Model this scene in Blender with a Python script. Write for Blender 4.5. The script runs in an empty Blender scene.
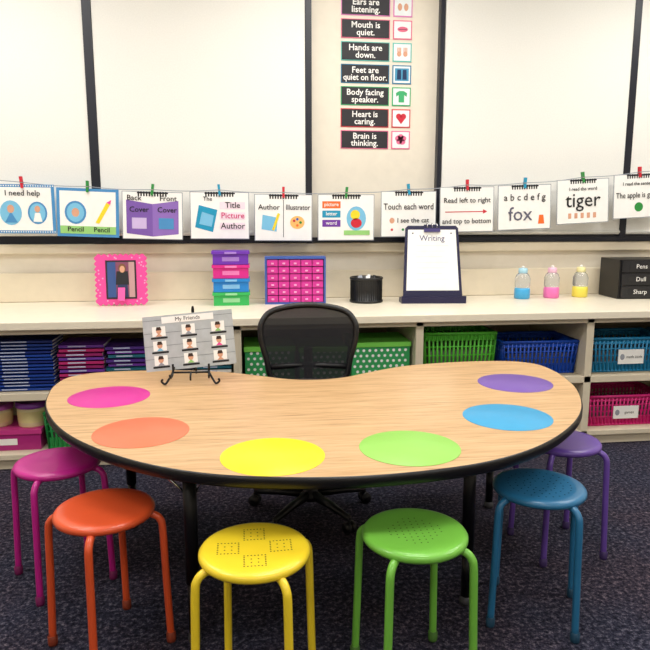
import bpy, bmesh, math, random
from mathutils import Vector, Matrix, Euler
random.seed(4)
sc=bpy.context.scene
sc.view_settings.view_transform='Standard'
R=math.radians
# ------------------------------------------------------------ materials
def lin(c):
    o=[]
    for x in c:
        x=x/255.0
        o.append(x/12.92 if x<=0.04045 else ((x+0.055)/1.055)**2.4)
    return (o[0],o[1],o[2],1)
MC={}
def mat(name,rgb,rough=0.5,metal=0.0,var=0.06,scale=18,bump=0.0,alpha=1.0,trans=0.0,emit=0.0,coat=0.0):
    if name in MC: return MC[name]
    m=bpy.data.materials.new(name); m.use_nodes=True
    nt=m.node_tree; b=nt.nodes['Principled BSDF']
    tc=nt.nodes.new('ShaderNodeTexCoord')
    n=nt.nodes.new('ShaderNodeTexNoise'); n.inputs['Scale'].default_value=scale; n.inputs['Detail'].default_value=3
    nt.links.new(tc.outputs['Object'],n.inputs['Vector'])
    mx=nt.nodes.new('ShaderNodeMix'); mx.data_type='RGBA'
    c=lin(rgb)
    mx.inputs[6].default_value=tuple(min(1,x*(1-var)) for x in c[:3])+(1,)
    mx.inputs[7].default_value=tuple(min(1,x*(1+var)) for x in c[:3])+(1,)
    nt.links.new(n.outputs['Fac'],mx.inputs[0]); nt.links.new(mx.outputs[2],b.inputs['Base Color'])
    b.inputs['Roughness'].default_value=rough; b.inputs['Metallic'].default_value=metal
    b.inputs['Alpha'].default_value=alpha; b.inputs['Transmission Weight'].default_value=trans
    b.inputs['Coat Weight'].default_value=coat
    if emit>0:
        b.inputs['Emission Color'].default_value=c; b.inputs['Emission Strength'].default_value=emit
    if bump>0:
        bp=nt.nodes.new('ShaderNodeBump'); bp.inputs['Strength'].default_value=bump; bp.inputs['Distance'].default_value=0.01
        nt.links.new(n.outputs['Fac'],bp.inputs['Height']); nt.links.new(bp.outputs['Normal'],b.inputs['Normal'])
    MC[name]=m; return m

def wood_mat():
    m=bpy.data.materials.new('oak_laminate'); m.use_nodes=True
    nt=m.node_tree; b=nt.nodes['Principled BSDF']; L=nt.links.new
    tc=nt.nodes.new('ShaderNodeTexCoord')
    mp=nt.nodes.new('ShaderNodeMapping'); mp.inputs['Scale'].default_value=(1.6,30,1); mp.inputs['Rotation'].default_value=(0,0,R(3))
    L(tc.outputs['Object'],mp.inputs['Vector'])
    n1=nt.nodes.new('ShaderNodeTexNoise'); n1.inputs['Scale'].default_value=2.6; n1.inputs['Detail'].default_value=6; n1.inputs['Roughness'].default_value=0.65; n1.inputs['Distortion'].default_value=0.4
    L(mp.outputs[0],n1.inputs['Vector'])
    mp2=nt.nodes.new('ShaderNodeMapping'); mp2.inputs['Scale'].default_value=(5,150,1)
    L(tc.outputs['Object'],mp2.inputs['Vector'])
    n2=nt.nodes.new('ShaderNodeTexNoise'); n2.inputs['Scale'].default_value=2; n2.inputs['Detail'].default_value=3
    L(mp2.outputs[0],n2.inputs['Vector'])
    ad=nt.nodes.new('ShaderNodeMath'); ad.operation='MULTIPLY_ADD'; ad.inputs[1].default_value=0.35
    L(n2.outputs['Fac'],ad.inputs[0]); 
    ml=nt.nodes.new('ShaderNodeMath'); ml.operation='MULTIPLY'; ml.inputs[1].default_value=0.65
    L(n1.outputs['Fac'],ml.inputs[0]); L(ml.outputs[0],ad.inputs[2])
    cr=nt.nodes.new('ShaderNodeValToRGB'); e=cr.color_ramp.elements
    e[0].position=0.35; e[0].color=lin((160,121,80)); e[1].position=0.62; e[1].color=lin((214,178,133))
    x=cr.color_ramp.elements.new(0.47); x.color=lin((198,159,113))
    L(ad.outputs[0],cr.inputs[0]); L(cr.outputs[0],b.inputs['Base Color'])
    b.inputs['Roughness'].default_value=0.33
    return m
def carpet_mat():
    m=bpy.data.materials.new('carpet_speckled'); m.use_nodes=True
    nt=m.node_tree; b=nt.nodes['Principled BSDF']; L=nt.links.new
    tc=nt.nodes.new('ShaderNodeTexCoord')
    n1=nt.nodes.new('ShaderNodeTexNoise'); n1.inputs['Scale'].default_value=60; n1.inputs['Detail'].default_value=4; n1.inputs['Roughness'].default_value=0.8
    n2=nt.nodes.new('ShaderNodeTexNoise'); n2.inputs['Scale'].default_value=2.2; n2.inputs['Detail'].default_value=4
    L(tc.outputs['Object'],n1.inputs['Vector']); L(tc.outputs['Object'],n2.inputs['Vector'])
    cr=nt.nodes.new('ShaderNodeValToRGB'); e=cr.color_ramp.elements
    e[0].position=0.38; e[0].color=lin((24,25,36)); e[1].position=0.68; e[1].color=lin((138,132,142))
    x=e.new(0.53); x.color=lin((60,60,76))
    L(n1.outputs['Fac'],cr.inputs[0])
    cr2=nt.nodes.new('ShaderNodeValToRGB'); f=cr2.color_ramp.elements
    f[0].position=0.38; f[0].color=(.62,.64,.70,1); f[1].position=0.64; f[1].color=(.78,.62,.60,1)
    L(n2.outputs['Fac'],cr2.inputs[0])
    mx=nt.nodes.new('ShaderNodeMix'); mx.data_type='RGBA'; mx.blend_type='MULTIPLY'; mx.inputs[0].default_value=0.9
    L(cr.outputs[0],mx.inputs[6]); L(cr2.outputs[0],mx.inputs[7]); L(mx.outputs[2],b.inputs['Base Color'])
    b.inputs['Roughness'].default_value=0.95; b.inputs['Specular IOR Level'].default_value=0.1
    bp=nt.nodes.new('ShaderNodeBump'); bp.inputs['Strength'].default_value=0.6; bp.inputs['Distance'].default_value=0.006
    L(n1.outputs['Fac'],bp.inputs['Height']); L(bp.outputs['Normal'],b.inputs['Normal'])
    return m
WOOD=wood_mat(); CARPET=carpet_mat()
CREAM=mat('cream_paint',(226,214,190),0.6)
CREAM2=mat('wall_panel_cream',(230,222,206),0.65)
COUNTER=mat('counter_laminate',(236,227,207),0.35)
CASE=mat('casework_cream',(220,208,184),0.5)
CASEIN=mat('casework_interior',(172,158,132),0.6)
SHADE=mat('roller_shade_fabric',(236,235,229),0.8,scale=120,bump=0.05)
DARK=mat('dark_window_frame',(12,16,32),0.4)
BLACK=mat('black_plastic',(12,12,16),0.4)
BLKEDGE=mat('black_edge_band',(10,10,14),0.35)
BLKMETAL=mat('black_metal',(14,14,18),0.35,0.3)
CHROME=mat('chrome',(200,200,205),0.2,1.0)
WHITE=mat('white_paper',(244,243,240),0.7)
INK=mat('black_ink',(20,20,24),0.7)
NAVY=mat('navy_plastic',(22,20,62),0.35)
MAG=mat('magenta_plastic',(222,30,140),0.4)
PINK=mat('pink_plastic',(240,70,160),0.4)
PURP=mat('purple_plastic',(110,50,160),0.4)
BLUE=mat('blue_plastic',(20,90,190),0.4)
TEAL=mat('teal_plastic',(20,150,190),0.4)
GREEN=mat('green_plastic',(40,140,60),0.4)
LIME=mat('lime_plastic',(120,205,60),0.4)
YEL=mat('yellow_plastic',(245,215,40),0.4)
RED=mat('red_plastic',(205,30,50),0.45)
ORG=mat('orange_plastic',(240,110,40),0.45)
SKIN=mat('photo_skin',(215,160,130),0.6)
GREYP=mat('grey_print',(150,155,165),0.7)
LBLUE=mat('light_blue_print',(120,190,225),0.7)
LGREEN=mat('light_green_print',(150,205,120),0.7)
BGBLUE=mat('poster_blue_border',(70,140,195),0.7)
CLEAR=mat('clear_plastic',(235,240,245),0.1,0,0.0,trans=0.85)
# ------------------------------------------------------------ builder
class B:
    def __init__(s): s.v=[];s.f=[];s.m=[];s.s=[];s.mats=[]
    def mi(s,m):
        if m not in s.mats: s.mats.append(m)
        return s.mats.index(m)
    def add(s,vs,fs,m,smooth=False,M=None):
        o=len(s.v)
        for v in vs:
            v=Vector(v)
            s.v.append(M@v if M else v)
        k=s.mi(m)
        for f in fs: s.f.append([i+o for i in f]); s.m.append(k); s.s.append(smooth)
    def box(s,x0,x1,y0,y1,z0,z1,m,M=None):
        vs=[(x,y,z) for z in (z0,z1) for y in (y0,y1) for x in (x0,x1)]
        s.add(vs,[(0,2,3,1),(4,5,7,6),(0,1,5,4),(2,6,7,3),(0,4,6,2),(1,3,7,5)],m,False,M)
    def prism(s,pts,z0,z1,mt,ms,M=None,smooth=False):
        n=len(pts)
        vs=[(p[0],p[1],z0) for p in pts]+[(p[0],p[1],z1) for p in pts]
        s.add(vs,[list(range(n,2*n)),list(range(n-1,-1,-1))],mt,False,M)
        s.add(vs,[(i,(i+1)%n,n+(i+1)%n,n+i) for i in range(n)],ms,smooth,M)
    def lathe(s,prof,m,c=(0,0,0),n=32,M=None,smooth=True):
        vs=[];fs=[]
        for r,z in prof:
            for i in range(n):
                a=2*math.pi*i/n; vs.append((c[0]+r*math.cos(a),c[1]+r*math.sin(a),c[2]+z))
        for j in range(len(prof)-1):
            for i in range(n):
                k=(i+1)%n; fs.append((j*n+i,j*n+k,(j+1)*n+k,(j+1)*n+i))
        s.add(vs,fs,m,smooth,M)
    def cyl(s,c,r,z0,z1,m,n=24,M=None):
        s.lathe([(0,z0),(r,z0)],m,c,n,M,False); s.lathe([(r,z0),(r,z1)],m,c,n,M,True); s.lathe([(r,z1),(0,z1)],m,c,n,M,False)
    def tube(s,pts,r,m,n=10,closed=False,M=None,caps=True):
        pts=[Vector(p) for p in pts]; N=len(pts); vs=[];fs=[]
        rs=r if isinstance(r,list) else [r]*N
        up=None
        for i in range(N):
            a=pts[(i-1)%N] if (closed or i>0) else pts[i]
            b=pts[(i+1)%N] if (closed or i<N-1) else pts[i]
            t=(b-a).normalized()
            if up is None:
                up=t.orthogonal().normalized()
            else:
                up=(up-t*up.dot(t))
                up=up.normalized() if up.length>1e-6 else t.orthogonal().normalized()
            w=t.cross(up)
            for k in range(n):
                an=2*math.pi*k/n
                vs.append(pts[i]+(up*math.cos(an)+w*math.sin(an))*rs[i])
        for i in range(N if closed else N-1):
            j=(i+1)%N
            for k in range(n):
                l=(k+1)%n; fs.append((i*n+k,i*n+l,j*n+l,j*n+k))
        if caps and not closed: fs.append(list(range(n))[::-1]); fs.append([(N-1)*n+k for k in range(n)])
        s.add(vs,fs,m,True,M)
    # flat art in x/z plane facing -y
    def rect(s,x0,z0,x1,z1,y,m,M=None):
        s.add([(x0,y,z0),(x1,y,z0),(x1,y,z1),(x0,y,z1)],[(0,1,2,3)],m,False,M)
    def poly(s,pts,y,m,M=None):
        s.add([(p[0],y,p[1]) for p in pts],[list(range(len(pts)))],m,False,M)
    def disc(s,cx,cz,rx,rz,y,m,n=20,M=None):
        s.poly([(cx+rx*math.cos(2*math.pi*i/n),cz+rz*math.sin(2*math.pi*i/n)) for i in range(n)],y,m,M)
    def build(s,name,loc=(0,0,0),rot=(0,0,0),bevel=0,parent=None,weld=True):
        me=bpy.data.meshes.new(name); me.from_pydata([tuple(v) for v in s.v],[],s.f)
        for m in s.mats: me.materials.append(m)
        for i,p in enumerate(me.polygons): p.material_index=s.m[i]; p.use_smooth=s.s[i]
        bm=bmesh.new(); bm.from_mesh(me)
        bmesh.ops.dissolve_degenerate(bm,dist=1e-6,edges=bm.edges)
        if weld: bmesh.ops.remove_doubles(bm,verts=bm.verts,dist=1e-5)
        bmesh.ops.recalc_face_normals(bm,faces=bm.faces)
        bm.to_mesh(me); bm.free()
        o=bpy.data.objects.new(name,me); sc.collection.objects.link(o)
        o.location=loc; o.rotation_euler=rot
        if parent: o.parent=parent
        if bevel:
            md=o.modifiers.new('bevel','BEVEL'); md.width=bevel; md.segments=2; md.limit_method='ANGLE'; md.angle_limit=R(50)
        return o
def text(parent,s,x,z,size,m,y=-0.003,maxw=None,rot=(R(90),0,0),align='CENTER',bold=0.0,name=None):
    c=bpy.data.curves.new('lettering','FONT'); c.body=s; c.size=size; c.align_x=align; c.align_y='CENTER'
    c.offset=bold; c.resolution_u=2
    c.materials.append(m)
    o=bpy.data.objects.new(name or 'lettering',c); sc.collection.objects.link(o)
    o.parent=parent; o.location=(x,y,z); o.rotation_euler=rot
    if maxw:
        bpy.context.view_layer.update()
        w=o.dimensions.x
        if w>maxw: o.scale=(maxw/w,1,1) if maxw/w>0.75 else (maxw/w,maxw/w*1.2,1)
    return o
def crom(P,k=6,closed=True):
    n=len(P); out=[]
    P=[Vector(p) for p in P]
    rng=range(n) if closed else range(n-1)
    for i in rng:
        if closed: a,b,c,d=P[i-1],P[i],P[(i+1)%n],P[(i+2)%n]
        else: a,b,c,d=P[max(i-1,0)],P[i],P[i+1],P[min(i+2,n-1)]
        for j in range(k):
            t=j/k
            out.append(0.5*((2*b)+(c-a)*t+(2*a-5*b+4*c-d)*t*t+(3*b-a-3*c+d)*t**3))
    if not closed: out.append(P[-1])
    return out
# ------------------------------------------------------------ room
XL,XR,YF,YB,ZC=-3.4,4.6,-2.6,4.25,3.05
b=B(); b.box(XL,XR,YF,YB,-0.05,0,CARPET); b.build('floor')
b=B(); b.box(XL,XR,YF,YB,ZC,ZC+0.05,mat('ceiling_tile',(235,233,226),0.8,scale=60,bump=0.1)); b.build('ceiling')
b=B(); b.box(XL,XR,YB,YB+0.1,0,ZC,CREAM2); b.build('wall_back')
b=B(); b.box(XL,XR,YF-0.1,YF,0,ZC,CREAM2); b.build('wall_front')
b=B(); b.box(XL-0.1,XL,YF,YB,0,ZC,CREAM2); b.build('wall_left')
b=B(); b.box(XR,XR+0.1,YF,YB,0,ZC,CREAM2); b.build('wall_right')
# windows with dark frames and drawn roller shades
def window(n,x0,x1):
    b=B(); zb,zt=1.16,2.98
    f=0.024
    b.box(x0,x1,YB-0.03,YB,zb,zt,DARK)
    b.box(x0+f,x1-f,YB-0.05,YB-0.03,zb+0.05,zt-0.03,SHADE)
    b.tube([(x0+f,YB-0.052,zb+0.065),(x1-f,YB-0.052,zb+0.065)],0.010,SHADE)
    b.build('window_%d'%n)
window(1,-3.0,-2.0)
window(2,-1.98,-0.89)
window(3,-0.89,0.415)
window(4,1.255,2.56)
window(5,2.56,4.2)
b=B(); b.box(0.395,0.432,YB-0.055,YB,1.16,2.98,DARK); b.box(1.245,1.270,YB-0.055,YB,1.16,2.98,DARK)
b.box(-0.920,-0.868,YB-0.055,YB,1.16,2.98,DARK); b.box(2.535,2.582,YB-0.055,YB,1.16,2.98,DARK)
b.box(-0.9,3.6,YB-0.06,YB,1.165,1.195,DARK); b.build('trim_1')
b=B(); b.box(XL,XR,YB-0.045,YB,1.10,1.16,CREAM); b.box(XL,XR,YB-0.03,YB,0.80,0.98,CREAM); b.build('trim_2',bevel=0.004)
# ------------------------------------------------------------ casework
ZT=0.80
b=B()
b.box(XL+.02,4.2,3.40,YB-0.03,ZT-0.04,ZT,COUNTER)
b.box(XL+.02,4.2,3.44,3.47,0.73,ZT-0.04,CASE)
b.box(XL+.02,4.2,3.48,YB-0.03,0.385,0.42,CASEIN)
b.box(XL+.02,4.2,3.44,3.48,0.38,0.42,CASE)
b.box(XL+.02,4.2,3.44,YB-0.03,0.06,0.09,CASE)
b.box(XL+.02,4.2,3.47,3.50,0.0,0.06,CASE)
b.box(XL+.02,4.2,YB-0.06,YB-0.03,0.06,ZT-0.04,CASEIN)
for x in (-3.05,-2.05,-0.05,0.95,1.95,2.95):
    b.box(x-0.022,x+0.022,3.44,YB-0.05,0.06,0.76,CASE)
b.build('storage_casework',bevel=0.003)
# ------------------------------------------------------------ kidney table
half=[(0,1.655),(.25,1.68),(.45,1.74),(.64,1.855),(.82,2.03),(.95,2.22),(1.05,2.45),(1.095,2.65),(1.105,2.78),(1.085,2.90),(1.0,2.975),(.85,3.0),(.62,2.985),(.42,2.935),(.25,2.84),(.12,2.76),(0,2.735)]
CX,CY=0.298,2.30
pts=[(x,y-CY,0) for x,y in half]+[(-x,y-CY,0) for x,y in half[-2:0:-1]]
out=crom(pts,6)
def inset(P,d):
    n=len(P);o=[]
    for i in range(n):
        t=(P[(i+1)%n]-P[i-1]).normalized(); o.append(Vector((P[i].x-t.y*d,P[i].y+t.x*d,0)))
    return o
b=B(); TZ=0.63
in1=inset(out,0.006)
n=len(out)
b.add([(p.x,p.y,TZ) for p in in1],[list(range(n))],WOOD)
lay=[(in1,TZ),(inset(out,0.002),TZ-0.002),(out,TZ-0.008),(out,TZ-0.028),(inset(out,0.006),TZ-0.036)]
for (A,za),(C,zc) in zip(lay[:-1],lay[1:]):
    vs=[(p.x,p.y,za) for p in A]+[(p.x,p.y,zc) for p in C]
    b.add(vs,[(i,(i+1)%n,n+(i+1)%n,n+i) for i in range(n)],BLKEDGE,True)
b.add([(p.x,p.y,TZ-0.036) for p in in1],[list(range(n))],BLACK)
for lx,ly in ((-.48,-.39),(.44,-.30),(-.8,.42),(.8,.42)):
    b.box(lx-0.07,lx+0.07,ly-0.07,ly+0.07,TZ-0.044,TZ-0.036,BLKMETAL)
    b.cyl((lx,ly,0),0.021,0.20,TZ-0.04,BLKMETAL)
    b.cyl((lx,ly,0),0.017,0.03,0.20,BLKMETAL)
    b.lathe([(0,0),(.020,0),(.022,.012),(.018,.03),(0,.03)],mat('rubber_glide',(60,60,64),.6),(lx,ly,0))
    for s_ in (-1,1):
        b.tube([(lx+s_*0.10,ly,TZ-0.04),(lx,ly,TZ-0.15)],0.005,CHROME)
b.box(-.85,.85,-.05,-.02,TZ-0.06,TZ-0.034,BLKMETAL)
b.build('kidney_table',loc=(CX,CY,0))
# dry erase dots
for nm,x,y,c in (('magenta',-.54,2.56,(204,40,144)),('orange',-.35,2.11,(222,116,80)),('yellow',.07,1.84,(250,226,24)),('green',.49,1.86,(146,206,90)),('blue',.91,2.12,(52,154,202)),('purple',1.13,2.57,(112,80,164))):
    b=B(); m=mat('dot_'+nm,c,0.4)
    b.lathe([(0,0),(.155,0),(.155,.0008),(.154,.0014),(0,.0014)],m,n=64); b.build('dry_erase_dot',loc=(x,y,TZ+0.0002))
# ------------------------------------------------------------ stools
def crom2(P): return [(v.x,v.y) for v in crom([(p[0],p[1],0) for p in P],5,False)]
def stool(x,y,rgb,nm,ang,pat=0):
    b=B(); m=mat('painted_steel_'+nm,rgb,0.32,0.0,coat=0.2); zt=0.458
    hole=mat('punched_hole_'+nm,tuple(int(c*0.35) for c in rgb),0.8)
    b.lathe([(0,zt-.004),(.05,zt-.003),(.110,zt-.001),(.134,zt),(.144,zt-.003),(.149,zt-.010),(.149,zt-.018),(.145,zt-.024),(.137,zt-.023),(.136,zt-.014),(0,zt-.014)],m,n=64)
    for k in range(4):
        a=R(ang+90*k); d=Vector((math.cos(a),math.sin(a),0))
        P=[(0.02,zt-.026),(.12,zt-.026),(.148,zt-.030),(.165,zt-.044),(.172,zt-.075),(.176,.25),(.184,.012)]
        b.tube([d*r+Vector((0,0,z)) for r,z in crom2(P)],0.0115,m,n=12)
        b.lathe([(0,0),(.0135,0),(.015,.008),(.015,.03),(.012,.034)],mat('foot_cap_'+nm,tuple(int(c*.6) for c in rgb),.6),(d.x*.1842,d.y*.1842,0),n=14)
    def dot(px,py,r=.0032):
        rr=math.hypot(px,py); zz=zt-.004+ (rr/.05*.001 if rr<.05 else .001+(rr-.05)/.06*.002)
        b.lathe([(r,zz+.0006),(0,zz+.0006)],hole,(px,py,0),n=8)
    if pat==1:
        for cx,cy in ((0,.070),(0,-.070),(.070,0),(-.070,0)):
            for i in range(-3,4):
                for j in range(-3,4):
                    mxx=max(abs(i),abs(j))
                    if mxx==3 or (mxx==1 and abs(i)==abs(j)): dot(cx+i*.0092,cy+j*.0092,.0024)
    elif pat==2:
        for r,k in ((.03,8),(.05,16),(.075,20),(.1,28)):
            for i in range(k): dot(r*math.cos(6.283*i/k),r*math.sin(6.283*i/k),.0028)
    elif pat==3:
        for i in range(-4,5):
            for j in range(-4,5):
                if abs(i)+abs(j)<6: dot(i*.018,j*.018,.0022)
    return b.build('stool',loc=(x,y,0),weld=False)
stool(-.69,2.35,(196,34,140),'magenta',78)
stool(-.44,1.93,(218,84,42),'orange',86)
stool(.01,1.63,(242,212,46),'yellow',27,1)
stool(.46,1.67,(118,190,70),'green',54,3)
stool(.95,1.93,(42,112,156),'blue',20,2)
stool(1.235,2.34,(106,74,164),'purple',50)
# ------------------------------------------------------------ office chair
MESH=bpy.data.materials.new('chair_mesh_fabric'); MESH.use_nodes=True
nt=MESH.node_tree; p_=nt.nodes['Principled BSDF']; p_.inputs['Base Color'].default_value=lin((12,12,20)); p_.inputs['Roughness'].default_value=.8
tc=nt.nodes.new('ShaderNodeTexCoord'); ck=nt.nodes.new('ShaderNodeTexChecker'); ck.inputs['Scale'].default_value=300
ck.inputs[1].default_value=(1,1,1,1); ck.inputs[2].default_value=(.90,.90,.90,1)
nt.links.new(tc.outputs['Object'],ck.inputs['Vector']); nt.links.new(ck.outputs['Color'],p_.inputs['Alpha'])
b=B()
prof=[(-.165,.56),(-.20,.66),(-.226,.77),(-.218,.84),(-.16,.89),(0,.91),(.16,.89),(.218,.84),(.226,.77),(.20,.66),(.165,.56),(0,.545)]
def by(x,z): return 0.26+ (z-.55)*0.12 - 0.9*x*x
O=crom([(x,by(x,z),z) for x,z in prof],5)
b.tube(O,0.014,BLACK,n=10,closed=True)
cen=Vector((0,by(0,.74),.74)); N=len(O)
rings=[1,.75,.5,.25]
vs=[];fs=[]
for r in rings:
    for q in O:
        x=q.x*r; z=.74+(q.z-.74)*r; vs.append((x,by(x,z),z))
vs.append(tuple(cen))
for j in range(3):
    for i in range(N): k=(i+1)%N; fs.append((j*N+i,j*N+k,(j+1)*N+k,(j+1)*N+i))
for i in range(N): fs.append((3*N+i,3*N+(i+1)%N,4*N))
b.add(vs,fs,MESH,True)
b.tube([(-.185,by(.185,.62)+.006,.62),(0,by(0,.62)+.02,.62),(.185,by(.185,.62)+.006,.62)],0.014,BLACK)
b.tube(crom([(0,by(0,.70)+.03,.70),(0,.31,.60),(0,.28,.46),(0,.2,.405),(0,.02,.40)],5,False),0.022,BLACK)
seat=[(.23*math.cos(a),.22*math.sin(a)) for a in [2*math.pi*i/40 for i in range(40)]]
seat=[(math.copysign(abs(x/.23)**.6,x)*.235,math.copysign(abs(y/.22)**.6,y)*.215) for x,y in seat]
FAB=mat('seat_fabric_black',(20,20,24),0.9,scale=200,bump=.2)
sv=[];nn=len(seat)
for k,z in ((.86,.415),(.98,.425),(1,.445),(.97,.468),(.85,.478),(.4,.474)):
    sv+= [(x*k,y*k,z) for x,y in seat]
b.add(sv,[(j*nn+i,j*nn+(i+1)%nn,(j+1)*nn+(i+1)%nn,(j+1)*nn+i) for j in range(5) for i in range(nn)]+[list(range(5*nn,6*nn)),list(range(nn))],FAB,True)
b.box(-.09,.09,-.1,.1,.385,.418,BLACK)
b.lathe([(0,.40),(.025,.40),(.025,.25),(.034,.25),(.034,.10),(.05,.09),(.05,.065),(0,.065)],BLACK)
for k in range(5):
    a=R(72*k+18); d=Vector((math.cos(a),math.sin(a),0)); e=Vector((-d.y,d.x,0))
    b.tube([d*.03+Vector((0,0,.085)),d*.15+Vector((0,0,.080)),d*.27+Vector((0,0,.065))],[.022,.018,.013],BLACK)
    b.tube([d*.27+Vector((0,0,.068)),d*.27+Vector((0,0,.03))],.006,BLKMETAL)
    for s_ in (-1,1):
        c=d*.27+e*(s_*.013)+Vector((0,0,.026)); b.tube([c-e*.008,c+e*.008],.026,BLACK,n=18)
b.build('office_chair',loc=(.275,2.78,0),rot=(0,0,R(-4)))
# ------------------------------------------------------------ display board on easel
b=B()
M=Matrix.Translation((0,0.02,.062))@Matrix.Rotation(R(-14),4,'X')@Matrix.Rotation(R(-5),4,'Y')
PANEL=mat('whitewashed_board',(176,182,186),.6,var=.18,scale=30)
b.box(-.19,.19,0,.008,0,.235,PANEL,M)
for i in range(4):
    b.rect(-.19,.055*i+.05,.19,.055*i+.052,-.0006,mat('plank_groove',(120,126,130),.7),M)
b.rect(-.11,.20,.11,.228,-.001,WHITE,M)
cols=[SKIN,LBLUE,GREYP,SKIN,LGREEN,PINK]
for i in range(3):
    for j in range(3):
        cx=-.125+.125*i; cz=.165-.062*j
        b.rect(cx-.028,cz-.018,cx+.028,cz+.024,-.001,WHITE,M)
        b.disc(cx,cz+.006,.011,.014,-.002,SKIN,M=M); b.poly([(cx-.014,cz-.018),(cx+.014,cz-.018),(cx,cz-.004)],-.002,cols[(i*2+j)%6],M)
        b.poly([(cx-.012,cz+.008),(cx+.012,cz+.008),(cx+.008,cz+.022),(cx-.008,cz+.022)],-.0025,mat('hair_brown',(60,40,30),.8),M)
        b.rect(cx-.035,cz-.029,cx+.035,cz-.021,-.001,INK,M)
for s_ in (-1,1):
    b.tube(crom([(s_*.075,-.005,.085),(s_*.075,-.01,.05),(s_*.078,-.045,.035),(s_*.08,-.06,.05)],5,False),.0045,BLKMETAL)
    b.tube(crom([(s_*.075,-.01,.05),(s_*.09,-.02,.025),(s_*.105,-.03,.006),(s_*.12,-.03,.016),(s_*.115,-.03,.026)],5,False),.0045,BLKMETAL)
    b.tube(crom([(s_*.075,-.01,.05),(s_*.07,.06,.09),(s_*.04,.085,.18),(0,.105,.28),(0,.11,.315)],5,False),.004,BLKMETAL)
b.tube([(-.08,-.01,.05),(.08,-.01,.05)],.0045,BLKMETAL)
b.tube(crom([(0,-.01,.05),(0,-.03,.035),(0,-.03,.02)],5,False),.004,BLKMETAL)
b.tube([(0,.105,.28),(0,.16,.004)],.0045,BLKMETAL)
ds=b.build('tabletop_easel_display',loc=(-.235,2.73,TZ+.001),rot=(0,0,R(-3)),weld=False)
t=text(ds,'My Friends',0,0,.024,INK); t.matrix_local=M@Matrix.Translation((0,-.002,.214))@Matrix.Rotation(R(90),4,'X')
# ------------------------------------------------------------ counter items
b=B(); OL=[]
w,h=.140,.142
per=[(-w+2*w*i/9,-h) for i in range(9)]+[(w,-h+2*h*i/9) for i in range(9)]+[(w-2*w*i/9,h) for i in range(9)]+[(-w,h-2*h*i/9) for i in range(9)]
PF=mat('pink_polka_frame',(236,74,156),.45)
for i,(x,z) in enumerate(per):
    x2,z2=per[(i+1)%len(per)]
    nx,nz=(z2-z),-(x2-x); l=math.hypot(nx,nz); nx/=l;nz/=l
    OL.append((x,z)); 
    for q in (.25,.5,.75):
        s_=math.sin(q*math.pi)*.012; OL.append((x+(x2-x)*q+nx*s_,z+(z2-z)*q+nz*s_))
MM=Matrix.Translation((0,0,.157))@Matrix.Rotation(R(90),4,'X')
b.prism(OL,-.012,0,PF,PF,MM)
M2=Matrix.Translation((0,-.002,.157))
b.rect(-.088,-.115,.088,.115,-.0005,mat('frame_mat_dark',(40,30,40),.5),M2)
b.rect(-.078,-.105,.078,.105,-.0010,mat('photo_backdrop',(130,70,100),.5),M2)
b.rect(-.078,-.105,-.03,.105,-.0015,mat('photo_door',(50,80,140),.5),M2)
b.rect(.045,-.105,.078,.105,-.0015,mat('photo_wall',(190,150,150),.5),M2)
b.poly([(-.03,-.105),(.04,-.105),(.035,-.02),(-.02,-.02)],-.0020,mat('photo_jeans',(40,50,90),.6),M2)
b.poly([(-.032,-.03),(.045,-.03),(.04,.05),(-.025,.05)],-.0025,mat('photo_dress',(30,30,36),.6),M2)
b.disc(.008,.068,.022,.027,-.0030,mat('hair_blond',(120,80,50),.6),M=M2); b.disc(.008,.062,.015,.02,-.0035,SKIN,M=M2)
for i in range(60):
    x=random.uniform(-w,w); z=random.uniform(-h,h)
    if abs(x)>.095 or abs(z)>.122: b.disc(x,z,.005,.005,-.0006,mat('pale_pink',(250,170,210),.5),8,M2)
b.box(-.02,.02,.014,.018,-.13,.05,PF,Matrix.Translation((0,0,.157))@Matrix.Rotation(R(-22),4,'X'))
b.build('picture_frame',loc=(-.735,3.98,ZT),rot=(R(-5),0,R(3)),weld=False)
# stacked boxes
b=B()
for i,m in enumerate((mat('bin_green',(50,180,90),.4),mat('bin_blue',(30,130,210),.4),mat('bin_magenta',(215,36,140),.4),mat('bin_purple',(110,50,180),.4))):
    z=i*.082
    tint=mat('clasp_tint_%d'%i,((150,215,160),(130,190,235),(240,130,195),(170,130,215))[i],.3)
    b.box(-.105,.105,-.07,.07,z,z+.076,m)
    b.box(-.112,.112,-.078,.078,z+.062,z+.080,m)
    b.box(-.035,.035,-.084,-.078,z+.064,z+.076,tint)
    b.box(-.05,.05,-.0715,-.07,z+.02,z+.045,tint)
b.build('stacked_storage_boxes',loc=(-.085,3.98,ZT),bevel=.005,weld=False)
# magenta organizer
b=B(); OB=mat('organizer_frame',(60,90,170),.5)
b.box(-.185,.185,-.06,.06,0,.012,OB); b.box(-.185,.185,-.06,.06,.275,.287,OB)
for x in (-.185,.173): b.box(x,x+.012,-.06,.06,.012,.275,OB)
b.box(-.173,.173,.05,.06,.012,.275,OB)
for i in range(5):
    for j in range(6):
        x=-.170+i*.0685; z=.014+j*.0435
        b.box(x,x+.064,-.058,.05,z,z+.038,mat('organizer_drawer',(206,50,150),.45)); b.box(x+.024,x+.040,-.064,-.058,z+.012,z+.022,mat('drawer_knob',(245,170,215),.4))
b.build('desktop_drawer_organizer',loc=(.305,3.99,ZT),rot=(0,0,R(-3)),weld=False)
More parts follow.
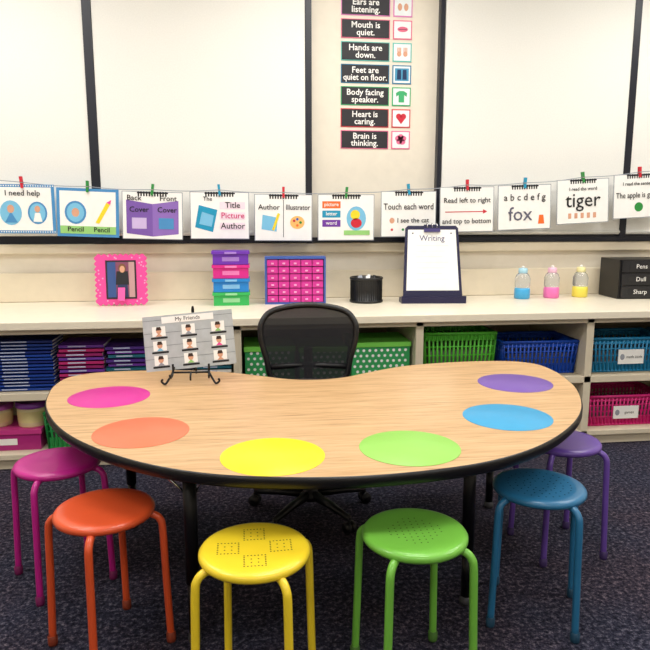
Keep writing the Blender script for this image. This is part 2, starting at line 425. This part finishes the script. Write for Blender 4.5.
# pencil cup
b=B()
b.lathe([(0,0),(.098,0),(.104,.004),(.104,.014),(.097,.018),(.097,.14),(.104,.144),(.104,.155),(.098,.158),(.090,.155),(.090,.02),(0,.02)],BLACK,n=40)
for i in range(40):
    a=6.283*i/40; b.tube([(.0985*math.cos(a),.0985*math.sin(a),.016),(.0985*math.cos(a),.0985*math.sin(a),.145)],.0016,BLKMETAL,n=5)
for x,y,h_,m in ((.02,.02,.170,WHITE),(-.03,.03,.165,GREYP),(.0,-.03,.166,WHITE),(.05,-.01,.168,BLKMETAL),(-.05,-.02,.165,GREYP)):
    b.tube([(x*.5,y*.5,.02),(x,y,h_)],.009,m)
b.build('pencil_cup',loc=(.75,3.99,ZT),weld=False)
# easel whiteboard
b=B()
MT=Matrix.Translation((0,-.03,.035))@Matrix.Rotation(R(-12),4,'X')
b.prism([(-.185,0),(.185,0),(.165,.43),(.150,.445),(-.150,.445),(-.165,.43)],-.006,.006,NAVY,NAVY,MT@Matrix.Rotation(R(90),4,'X'))
b.poly([(-.165,.04),(.165,.04),(.149,.42),(-.149,.42)],-.0075,WHITE,MT)
b.rect(-.05,.415,.05,.452,-.009,NAVY,MT); b.box(-.05,.05,-.022,-.006,.405,.425,mat('easel_clip',(60,50,110),.4),MT)
for x in (-.03,0,.03): b.tube(crom([(x,-.012,.43),(x,-.02,.445),(x,-.008,.46),(x,.004,.445)],4),.003,CHROME,closed=True,M=MT)
for j in range(7): b.rect(-.10,.32-.035*j,.10-.02*(j%3),.3215-.035*j,-.0085,mat('faint_rule',(195,200,208),.7),MT)
b.box(-.20,.20,-.075,.035,0,.028,NAVY); b.box(-.20,.20,-.075,-.062,.028,.045,NAVY)
b.tube([(-.12,.05,.43),(-.12,.17,.008),(.12,.17,.008),(.12,.05,.43)],.008,NAVY)
ew=b.build('tabletop_whiteboard_easel',loc=(1.155,3.93,ZT),rot=(0,0,R(-5)),weld=False)
t=text(ew,'Writing',0,0,.050,mat('purple_ink',(60,50,110),.6)); t.matrix_local=MT@Matrix.Translation((0,-.009,.365))@Matrix.Rotation(R(90),4,'X')
# bottles
def bottle(x,y,m,tint):
    b=B()
    b.lathe([(0,0),(.044,0),(.050,.006),(.050,.060),(.045,.072),(0,.072)],m,n=28)
    b.lathe([(.044,.072),(.049,.085),(.049,.13),(.040,.155),(.026,.168)],CLEAR,n=28)
    b.lathe([(0,.165),(.027,.165),(.029,.170),(.029,.192),(.025,.198),(0,.198)],tint,n=24)
    b.lathe([(0,.198),(.010,.198),(.009,.210),(0,.213)],WHITE,n=12)
    b.build('snack_dispenser_bottle',loc=(x,y,ZT),weld=False)
bottle(1.79,4.03,mat('bottle_blue',(70,170,225),.3),mat('cap_pale_blue',(170,215,235),.35))
bottle(2.0,4.05,mat('bottle_pink',(240,120,190),.3),mat('cap_pale_pink',(240,190,215),.35))
bottle(2.21,4.07,mat('bottle_yellow',(240,225,90),.3),mat('cap_pale_yellow',(238,230,170),.35))
# black drawers
b=B()
b.box(-.20,.20,-.13,.13,0,.255,BLACK)
for j in range(3):
    z=.010+j*.082
    b.box(-.185,.185,-.142,-.13,z,z+.074,mat('drawer_front_black',(30,30,34),.35))
    b.box(-.14,.14,-.1435,-.142,z+.014,z+.060,mat('label_dark',(24,24,28),.5))
bd=b.build('black_desktop_drawers',loc=(2.60,4.04,ZT),rot=(0,0,R(-4)),bevel=.004,weld=False)
for j,s_ in enumerate(('Sharp','Dull','Pens')): text(bd,s_,-.06,.047+j*.082,.04,WHITE,y=-.146,maxw=.14)
# ------------------------------------------------------------ baskets in shelves
def basket(x0,x1,y0,z0,h,m,label=False,name='plastic_basket',depth=.30):
    b=B(); w=(x1-x0)/2; d=depth/2; tp=.93
    def P(sx,sy,k): 
        s_=tp+(1-tp)*k
        return Vector((sx*w*s_,sy*d*s_,h*k))
    b.prism([(-w*tp,-d*tp),(w*tp,-d*tp),(w*tp,d*tp),(-w*tp,d*tp)],0,.012,m,m)
    cs=[(-1,-1),(1,-1),(1,1),(-1,1)]
    for k,r in ((.03,.008),(.30,.005),(.5,.004),(.70,.005),(.86,.006),(1,.011)):
        b.tube([P(a,c,k) for a,c in cs],r,m,n=6,closed=True)
    for e in range(4):
        a,c=cs[e],cs[(e+1)%4]
        L_=(P(*a,1)-P(*c,1)).length; nn=int(L_/.024)
        for i in range(nn+1):
            t=i/nn; q0=P(*a,0).lerp(P(*c,0),t); q1=P(*a,1).lerp(P(*c,1),t)
            b.tube([q0,q1],.0065,m,n=5)
    for e in range(4):
        a,c=cs[e],cs[(e+1)%4]
        b.add([P(*a,0)*.985,P(*c,0)*.985,P(*c,.30)*.985,P(*a,.30)*.985],[(0,1,2,3)],m)
        b.add([P(*a,.84),P(*c,.84),P(*c,1),P(*a,1)],[(0,1,2,3)],m)
    CON=mat('basket_contents',(120,112,110),.8,var=.5,scale=12)
    b.box(-w*.85,w*.85,-d*.85,d*.85,.012,h*.62,CON)
    if label:
        b.box(-.08,.08,-d-.006,-d-.003,h*.25,h*.68,WHITE)
        b.disc(-.055,h*.46,.014,.018,-d-.0065,GREYP)
    o=b.build(name,loc=((x0+x1)/2,y0+d,z0),weld=False)
    if label: text(o,label,.02,h*.46,.024,INK,y=-d-.008,maxw=.10)
    return o
basket(1.0,1.42,3.52,.42,.25,mat('basket_lime',(84,186,52),.4))
basket(1.47,1.92,3.52,.42,.19,mat('basket_blue',(14,70,176),.4))
basket(2.0,2.5,3.51,.42,.20,mat('basket_teal',(20,122,168),.4),'math tools')
basket(1.99,2.5,3.51,.09,.18,mat('basket_magenta',(205,24,115),.4),'games')
basket(2.54,2.9,3.51,.42,.2,mat('basket_teal2',(20,122,168),.4))
basket(1.0,1.4,3.52,.09,.2,mat('basket_purple',(110,60,160),.4))
def polkabin(x0,x1,z0,h,y0=3.50):
    b=B(); w=(x1-x0)/2; G=mat('bin_polka_green',(50,160,90),.5)
    b.box(-w,w,-.15,.15,0,h,G); b.box(-w-.006,w+.006,-.156,.156,h-.02,h+.006,mat('bin_rim_lime',(120,205,80),.5))
    for j in range(int(h/.03)):
        for i in range(int(2*w/.034)):
            x=-w+.018+i*.034+(j%2)*.016
            if x<w-.01: b.disc(x,.02+j*.03,.0085,.0085,-.1505,WHITE,10)
    b.build('polka_dot_bin',loc=((x0+x1)/2,y0+.15,z0),weld=False)
polkabin(-.01,.26,.42,.20); polkabin(.29,.55,.42,.19); polkabin(.58,.91,.42,.21)
# books stacks
def books(name,x0,x1,z0,n,th,cols,y0=3.50):
    b=B(); w=(x1-x0)/2
    for i in range(n):
        j=random.uniform(-.006,.006); z=i*th
        m=cols[i%len(cols)]
        b.box(-w+j,w+j,-.1+j,.12,z,z+.003,m); b.box(-w+j,w+j,-.1+j,.12,z+th-.004,z+th-.001,m); b.box(-w+j,w+j,-.1+j,-.096+j,z,z+th-.001,m)
        b.box(-w+j+.003,w+j-.003,-.095+j,.117,z+.003,z+th-.004,WHITE)
        b.rect(-w*.6+j,z+th*.35,w*.2+j,z+th*.65,-.101+j,mat('spine_print',(190,200,225),.6))
    b.build(name,loc=((x0+x1)/2,y0+.1,z0),weld=False)
BB=mat('book_blue',(20,64,160),.4); BB2=mat('book_navy',(16,40,120),.4)
books('book_stack',-1.62,-1.36,.42,15,.018,[BB,BB2,BB]); books('book_stack',-1.34,-1.02,.42,15,.018,[BB,BB,BB2])
books('book_stack',-.99,-.76,.42,11,.022,[mat('book_pink',(190,36,110),.4),PURP,mat('book_pink2',(150,26,100),.4)])
books('book_stack',-.74,-.53,.42,10,.023,[mat('book_purple',(76,40,130),.4),mat('book_teal',(30,100,120),.4),PURP])
books('book_stack',-.51,-.30,.42,9,.022,[mat('book_grey',(90,90,100),.4),BB2])
books('book_stack',-.28,-.09,.42,8,.022,[mat('book_teal',(30,110,130),.4),WHITE])
# lower left tubs
def tub(x,y,m,lid,r,h,z0=.09):
    b=B()
    b.lathe([(0,0),(r*.92,0),(r*.95,.006),(r,h*.80),(0,h*.80)],m,n=36)
    b.lathe([(0,h*.78),(r*1.06,h*.78),(r*1.08,h*.82),(r*1.06,h),(r*.98,h*1.01),(r*.9,h*.985),(0,h*.985)],lid,n=36)
    b.lathe([(r*.975,h*.2),(r*1.0,h*.65)],mat('tub_label',(228,214,150),.5),n=36)
    b.build('storage_tub',loc=(x,y,z0),weld=False)
b=B(); MB=mat('box_magenta',(170,34,120),.4)
b.box(-.17,.17,-.13,.13,0,.105,MB); b.box(-.178,.178,-.138,.138,.090,.115,mat('box_lid_magenta',(206,60,140),.4)); b.box(-.05,.05,-.1315,-.13,.03,.065,WHITE)
b.build('lidded_storage_box',loc=(-1.28,3.64,.09),bevel=.006,weld=False)
tub(-1.17,3.60,mat('tub_cream',(222,208,160),.4),mat('tub_lid_purple',(130,60,160),.4),.078,.135,.206)
tub(-1.36,3.62,mat('tub_cream',(222,208,160),.4),mat('tub_lid_lilac',(180,90,180),.4),.078,.12,.206)
basket(-1.08,-.72,3.50,.09,.20,mat('basket_green',(40,160,80),.4))
basket(-.66,-.30,3.52,.09,.2,mat('basket_magenta',(205,24,115),.4))
# ------------------------------------------------------------ rules chart
b=B(); YW=YB
rows=[('Brain is','thinking.',(230,110,150)),('Heart is','caring.',(205,40,60)),('Body facing','speaker.',(60,170,110)),('Feet are','quiet on floor.',(40,120,160)),('Hands are','down.',(100,190,180)),('Mouth is','quiet.',(225,110,140)),('Ears are','listening.',(220,130,190)),('Eyes are','watching.',(90,150,220))]
TXT=[]
for i,(a,c,col) in enumerate(rows):
    z=i*.134; cm=mat('icon_%d'%i,col,.7)
    b.box(0,.31,-.004,0,z,z+.114,cm); b.box(.005,.305,-.0055,-.004,z+.005,z+.109,mat('label_black',(34,32,38),.6))
    b.box(.33,.452,-.004,0,z,z+.114,cm); b.box(.337,.445,-.0055,-.004,z+.007,z+.107,mat('icon_card',(232,238,240),.7))
    cx,cz=.391,z+.057; y=-.0065
    if i==0:
        for dx,dz in ((-.018,.01),(0,.02),(.018,.01),(-.01,-.01),(.012,-.012)): b.disc(cx+dx,cz+dz,.019,.017,y,cm)
    elif i==1:
        b.disc(cx-.015,cz+.012,.018,.018,y,cm); b.disc(cx+.015,cz+.012,.018,.018,y,cm); b.poly([(cx-.031,cz+.005),(cx,cz-.035),(cx+.031,cz+.005)],y-.0004,cm)
    elif i==2:
        b.poly([(cx-.018,cz-.035),(cx+.018,cz-.035),(cx+.018,cz+.01),(cx+.034,cz),(cx+.036,cz+.022),(cx+.014,cz+.035),(cx-.014,cz+.035),(cx-.036,cz+.022),(cx-.034,cz),(cx-.018,cz+.01)],y,cm)
    elif i==3:
        b.rect(cx-.045,cz-.038,cx+.045,cz+.038,y+.0003,mat('icon_feet_bg',(70,150,190),.7))
        for s_ in (-1,1): b.poly([(cx+s_*.018-.014,cz-.03),(cx+s_*.018+.014,cz-.03),(cx+s_*.018+.012,cz+.03),(cx+s_*.018-.012,cz+.03)],y,mat('shoe_navy',(20,50,90),.7))
    elif i==4:
        for s_ in (-1,1):
            b.disc(cx+s_*.02,cz-.01,.014,.016,y,SKIN)
            for k in (-1,0,1): b.rect(cx+s_*.02+k*.009-.003,cz,cx+s_*.02+k*.009+.003,cz+.028,y-.0003,SKIN)
    elif i==5:
        b.disc(cx,cz+.003,.034,.016,y,cm); b.rect(cx-.026,cz+.001,cx+.026,cz+.004,y-.0004,INK)
    else:
        for s_ in (-1,1): b.disc(cx+s_*.02,cz,.014,.022,y,SKIN)
    TXT.append((a,c,z))
rc=b.build('behavior_rules_chart',loc=(.622,YW,1.758),weld=False)
for a,c,z in TXT:
    text(rc,a,.155,z+.078,.052,WHITE,y=-.0065,maxw=.27,bold=.0008); text(rc,c,.155,z+.034,.052,WHITE,y=-.0065,maxw=.28,bold=.0008)
# ------------------------------------------------------------ string of cards
YS=4.09; K=.974
def kx(x): return x*K
def kz(z): return 1.33+(z-1.33)*K
cards=[(-1.325,1.52),(-.945,1.497),(-.56,1.48),(-.15,1.48),(.25,1.467),(.652,1.468),(1.062,1.49),(1.452,1.52),(1.845,1.535),(2.25,1.575),(2.65,1.612)]
pins=[RED,GREEN,GREEN,TEAL,RED,GREEN,TEAL,RED,TEAL,GREEN,RED]
W_,H_=.358,.285
sp=[(-1.9,YS,1.60)]
for x,z in cards: sp.append((kx(x),YS,kz(z)+.012))
sp.append((3.1,YS,1.68))
b=B(); pts=[]
for i in range(len(sp)-1):
    a,c=Vector(sp[i]),Vector(sp[i+1])
    for j in range(6):
        t=j/6; q=a.lerp(c,t); q.z-=.008*math.sin(math.pi*t); pts.append(q)
pts.append(Vector(sp[-1])); b.tube(pts,.0022,GREYP,n=6)
b.tube([(-1.9,YS,1.60),(-1.9,YB-.056,1.60)],.004,CHROME); b.tube([(3.1,YS,1.68),(3.1,YB-.056,1.68)],.004,CHROME)
b.build('hanging_string')
def tilt(i):
    return [0.5,2,1.5,0.5,0.5,0,-.5,-1,-2,-3,-3][i]
for i,(x,z) in enumerate(cards):
    b=B(); w=W_/2; T=[]
    edge=BGBLUE if i<2 else GREYP
    b.box(-w,w,0,.0015,-H_,0,edge)
    def X(u): return -w+u*W_
    def Zz(v): return -H_+v*H_
    m_=.05 if i<2 else .012
    b.rect(X(m_),Zz(m_*1.2),X(1-m_),Zz(1-m_*1.2),-.001,WHITE)
    if i>=2:
        for k in range(11):
            b.rect(X(.26+k*.045),Zz(.90),X(.285+k*.045),Zz(1.0),-.0015,INK)
        b.rect(X(.25),Zz(.955),X(.76),Zz(.985),-.0016,INK)
    y=-.002
    if i==0:
        for k in range(26):
            b.disc(X((k+.5)/26),Zz(.03),.004,.004,-.0012,WHITE,8); b.disc(X((k+.5)/26),Zz(.97),.004,.004,-.0012,WHITE,8)
        b.disc(X(.30),Zz(.42),.062,.072,y,LBLUE); b.disc(X(.72),Zz(.42),.055,.066,y,BGBLUE); b.disc(X(.72),Zz(.42),.045,.056,y-.0005,LBLUE)
        b.disc(X(.3),Zz(.5),.02,.024,y-.001,SKIN); b.poly([(X(.2),Zz(.22)),(X(.4),Zz(.22)),(X(.3),Zz(.45))],y-.0008,BGBLUE)
        b.disc(X(.72),Zz(.5),.016,.02,y-.001,SKIN); b.poly([(X(.65),Zz(.24)),(X(.79),Zz(.24)),(X(.76),Zz(.42)),(X(.68),Zz(.42))],y-.001,WHITE)
        T=[('I need help',.5,.82,.045,INK)]
    elif i==1:
        b.rect(X(.05),Zz(.06),X(.95),Zz(.22),-.0014,LGREEN)
        b.disc(X(.30),Zz(.5),.062,.068,y,BGBLUE); b.disc(X(.30),Zz(.5),.05,.056,y-.0004,LBLUE); b.disc(X(.3),Zz(.5),.022,.026,y-.001,SKIN)
        b.disc(X(.73),Zz(.5),.055,.07,y,WHITE)
        b.poly([(X(.62),Zz(.30)),(X(.68),Zz(.28)),(X(.86),Zz(.68)),(X(.80),Zz(.72))],y-.001,YEL); b.poly([(X(.80),Zz(.72)),(X(.86),Zz(.68)),(X(.88),Zz(.78))],y-.001,PINK)
        T=[('Pencil',.3,.15,.04,INK),('Pencil',.72,.15,.04,INK)]
    elif i==2:
        b.poly([(X(.07),Zz(.12)),(X(.5),Zz(.06)),(X(.5),Zz(.74)),(X(.07),Zz(.82))],y,mat('book_art_purple',(120,84,170),.6))
        b.poly([(X(.5),Zz(.06)),(X(.93),Zz(.12)),(X(.93),Zz(.82)),(X(.5),Zz(.74))],y,mat('book_art_purple2',(140,104,186),.6))
        b.rect(X(.16),Zz(.22),X(.4),Zz(.45),y-.001,mat('lav',(200,180,225),.6)); b.rect(X(.6),Zz(.22),X(.85),Zz(.45),y-.001,BGBLUE)
        T=[('Back',.2,.86,.045,INK),('Cover',.28,.62,.045,INK),('Front',.76,.86,.045,INK),('Cover',.74,.62,.045,INK)]
    elif i==3:
        b.poly([(X(.08),Zz(.25)),(X(.38),Zz(.15)),(X(.46),Zz(.62)),(X(.15),Zz(.72))],y,TEAL); b.poly([(X(.15),Zz(.32)),(X(.36),Zz(.26)),(X(.4),Zz(.5)),(X(.2),Zz(.58))],y-.001,LBLUE)
        for v,c in ((.72,PINK),(.5,MAG),(.28,ORG)): b.rect(X(.50),Zz(v-.08),X(.93),Zz(v+.07),y,mat('tag_%s'%c.name,(245,225,235),.7)); 
        T=[('Title',.72,.72,.05,INK),('Picture',.72,.5,.05,mat('ink_pink',(210,50,120),.7)),('Author',.72,.28,.05,INK),('The',.3,.85,.035,INK)]
    elif i==4:
        b.rect(X(.495),Zz(.08),X(.505),Zz(.88),y,INK)
        b.poly([(X(.12),Zz(.25)),(X(.38),Zz(.2)),(X(.4),Zz(.5)),(X(.14),Zz(.56))],y,LBLUE); b.poly([(X(.3),Zz(.24)),(X(.34),Zz(.22)),(X(.44),Zz(.58)),(X(.4),Zz(.6))],y-.001,YEL)
        b.disc(X(.74),Zz(.4),.045,.04,y,mat('palette_tan',(240,190,110),.7)); 
        for dx,dz,c in ((-.02,.01,RED),(.0,.02,BLUE),(.02,.0,GREEN),(0,-.018,ORG)): b.disc(X(.74)+dx,Zz(.4)+dz,.008,.008,y-.001,c)
        T=[('Author',.25,.72,.045,INK),('Illustrator',.75,.72,.045,INK)]
    elif i==5:
        for v,c in ((.78,ORG),(.58,TEAL),(.38,PURP)): b.rect(X(.08),Zz(v-.08),X(.40),Zz(v+.07),y,c)
        b.disc(X(.68),Zz(.48),.062,.075,y,LBLUE); b.disc(X(.68),Zz(.38),.035,.03,y-.001,RED); b.disc(X(.66),Zz(.56),.03,.03,y-.001,YEL)
        b.rect(X(.46),Zz(.12),X(.92),Zz(.22),y-.0015,LGREEN)
        T=[('picture',.24,.78,.032,WHITE),('letter',.24,.58,.032,WHITE),('word',.24,.38,.032,WHITE)]
    elif i==6:
        for k in range(4): b.disc(X(.2+k*.2),Zz(.16),.008,.008,y,(RED,GREEN,BLUE,ORG)[k])
        b.disc(X(.2),Zz(.36),.016,.018,y,SKIN)
        T=[('Touch each word',.5,.66,.055,INK),('I see the cat',.58,.36,.042,INK)]
    elif i==7:
        b.rect(X(.1),Zz(.44),X(.8),Zz(.46),y,RED); b.poly([(X(.8),Zz(.40)),(X(.88),Zz(.45)),(X(.8),Zz(.5))],y,RED)
        T=[('Read left to right',.5,.70,.045,INK),('and top to bottom',.5,.24,.045,INK)]
    elif i==8:
        b.poly([(X(.76),Zz(.12)),(X(.88),Zz(.12)),(X(.86),Zz(.32)),(X(.78),Zz(.32))],y,ORG)
        T=[('a b c d e f g',.5,.72,.06,INK),('fox',.42,.34,.125,mat('fox_ink',(90,90,110),.7))]
    elif i==9:
        for k in range(5): b.rect(X(.22+k*.12),Zz(.12),X(.28+k*.12),Zz(.24),y,SKIN)
        T=[('I read the word',.5,.78,.03,INK),('tiger',.5,.52,.13,INK)]
    else:
        T=[('I read the sentence',.5,.78,.03,INK),('The apple is green.',.5,.52,.06,INK)]
        b.disc(X(.5),Zz(.25),.03,.03,y,GREEN)
    b.box(-.007,.007,-.012,-.003,-.022,.045,pins[i],Matrix.Rotation(R(6*((i%3)-1)),4,'Y'))
    b.box(-.007,.007,.003,.012,-.022,.045,pins[i],Matrix.Rotation(R(6*((i%3)-1)),4,'Y'))
    b.box(-.009,.009,-.013,.013,.008,.013,CHROME)
    o=b.build('hanging_word_card',loc=(kx(x),YS-.004,kz(z)),rot=(0,R(tilt(i)),0),weld=False)
    for s_,u,v,sz,mm in T:
        text(o,s_,X(u),Zz(v),sz,mm,y=-.004,maxw=W_*(.9 if abs(u-.5)<.1 else .42),bold=.0004)
# ------------------------------------------------------------ lights
PAN=mat('light_diffuser',(255,252,245),.5,emit=2.2)
for x in (-1.6,.6,2.8):
    for y in (-1.0,1.6,3.2):
        b=B(); b.box(-.62,.62,-.32,.32,-.03,0,mat('fixture_white',(240,240,240),.5)); b.box(-.58,.58,-.28,.28,-.034,-.03,PAN)
        lp=b.build('ceiling_light_panel',loc=(x,y,ZC))
        l=bpy.data.lights.new('panel_light','AREA'); l.shape='RECTANGLE'; l.size=1.16; l.size_y=.56; l.energy=21.5 if y>3 else 24; l.color=(1,.98,.95)
        o=bpy.data.objects.new('panel_light',l); sc.collection.objects.link(o); o.parent=lp; o.location=(0,0,-.05)
w=bpy.data.worlds.new('World'); sc.world=w; w.use_nodes=True; w.node_tree.nodes['Background'].inputs[0].default_value=(.8,.85,1,1); w.node_tree.nodes['Background'].inputs[1].default_value=.5
# ------------------------------------------------------------ camera
cd=bpy.data.cameras.new('Camera'); cam=bpy.data.objects.new('Camera',cd); sc.collection.objects.link(cam)
cd.sensor_width=36; cd.lens=36; cam.location=(0,0,1.33); cam.rotation_euler=(R(90-9.5),0,R(-7)); cd.clip_start=.02
sc.camera=cam
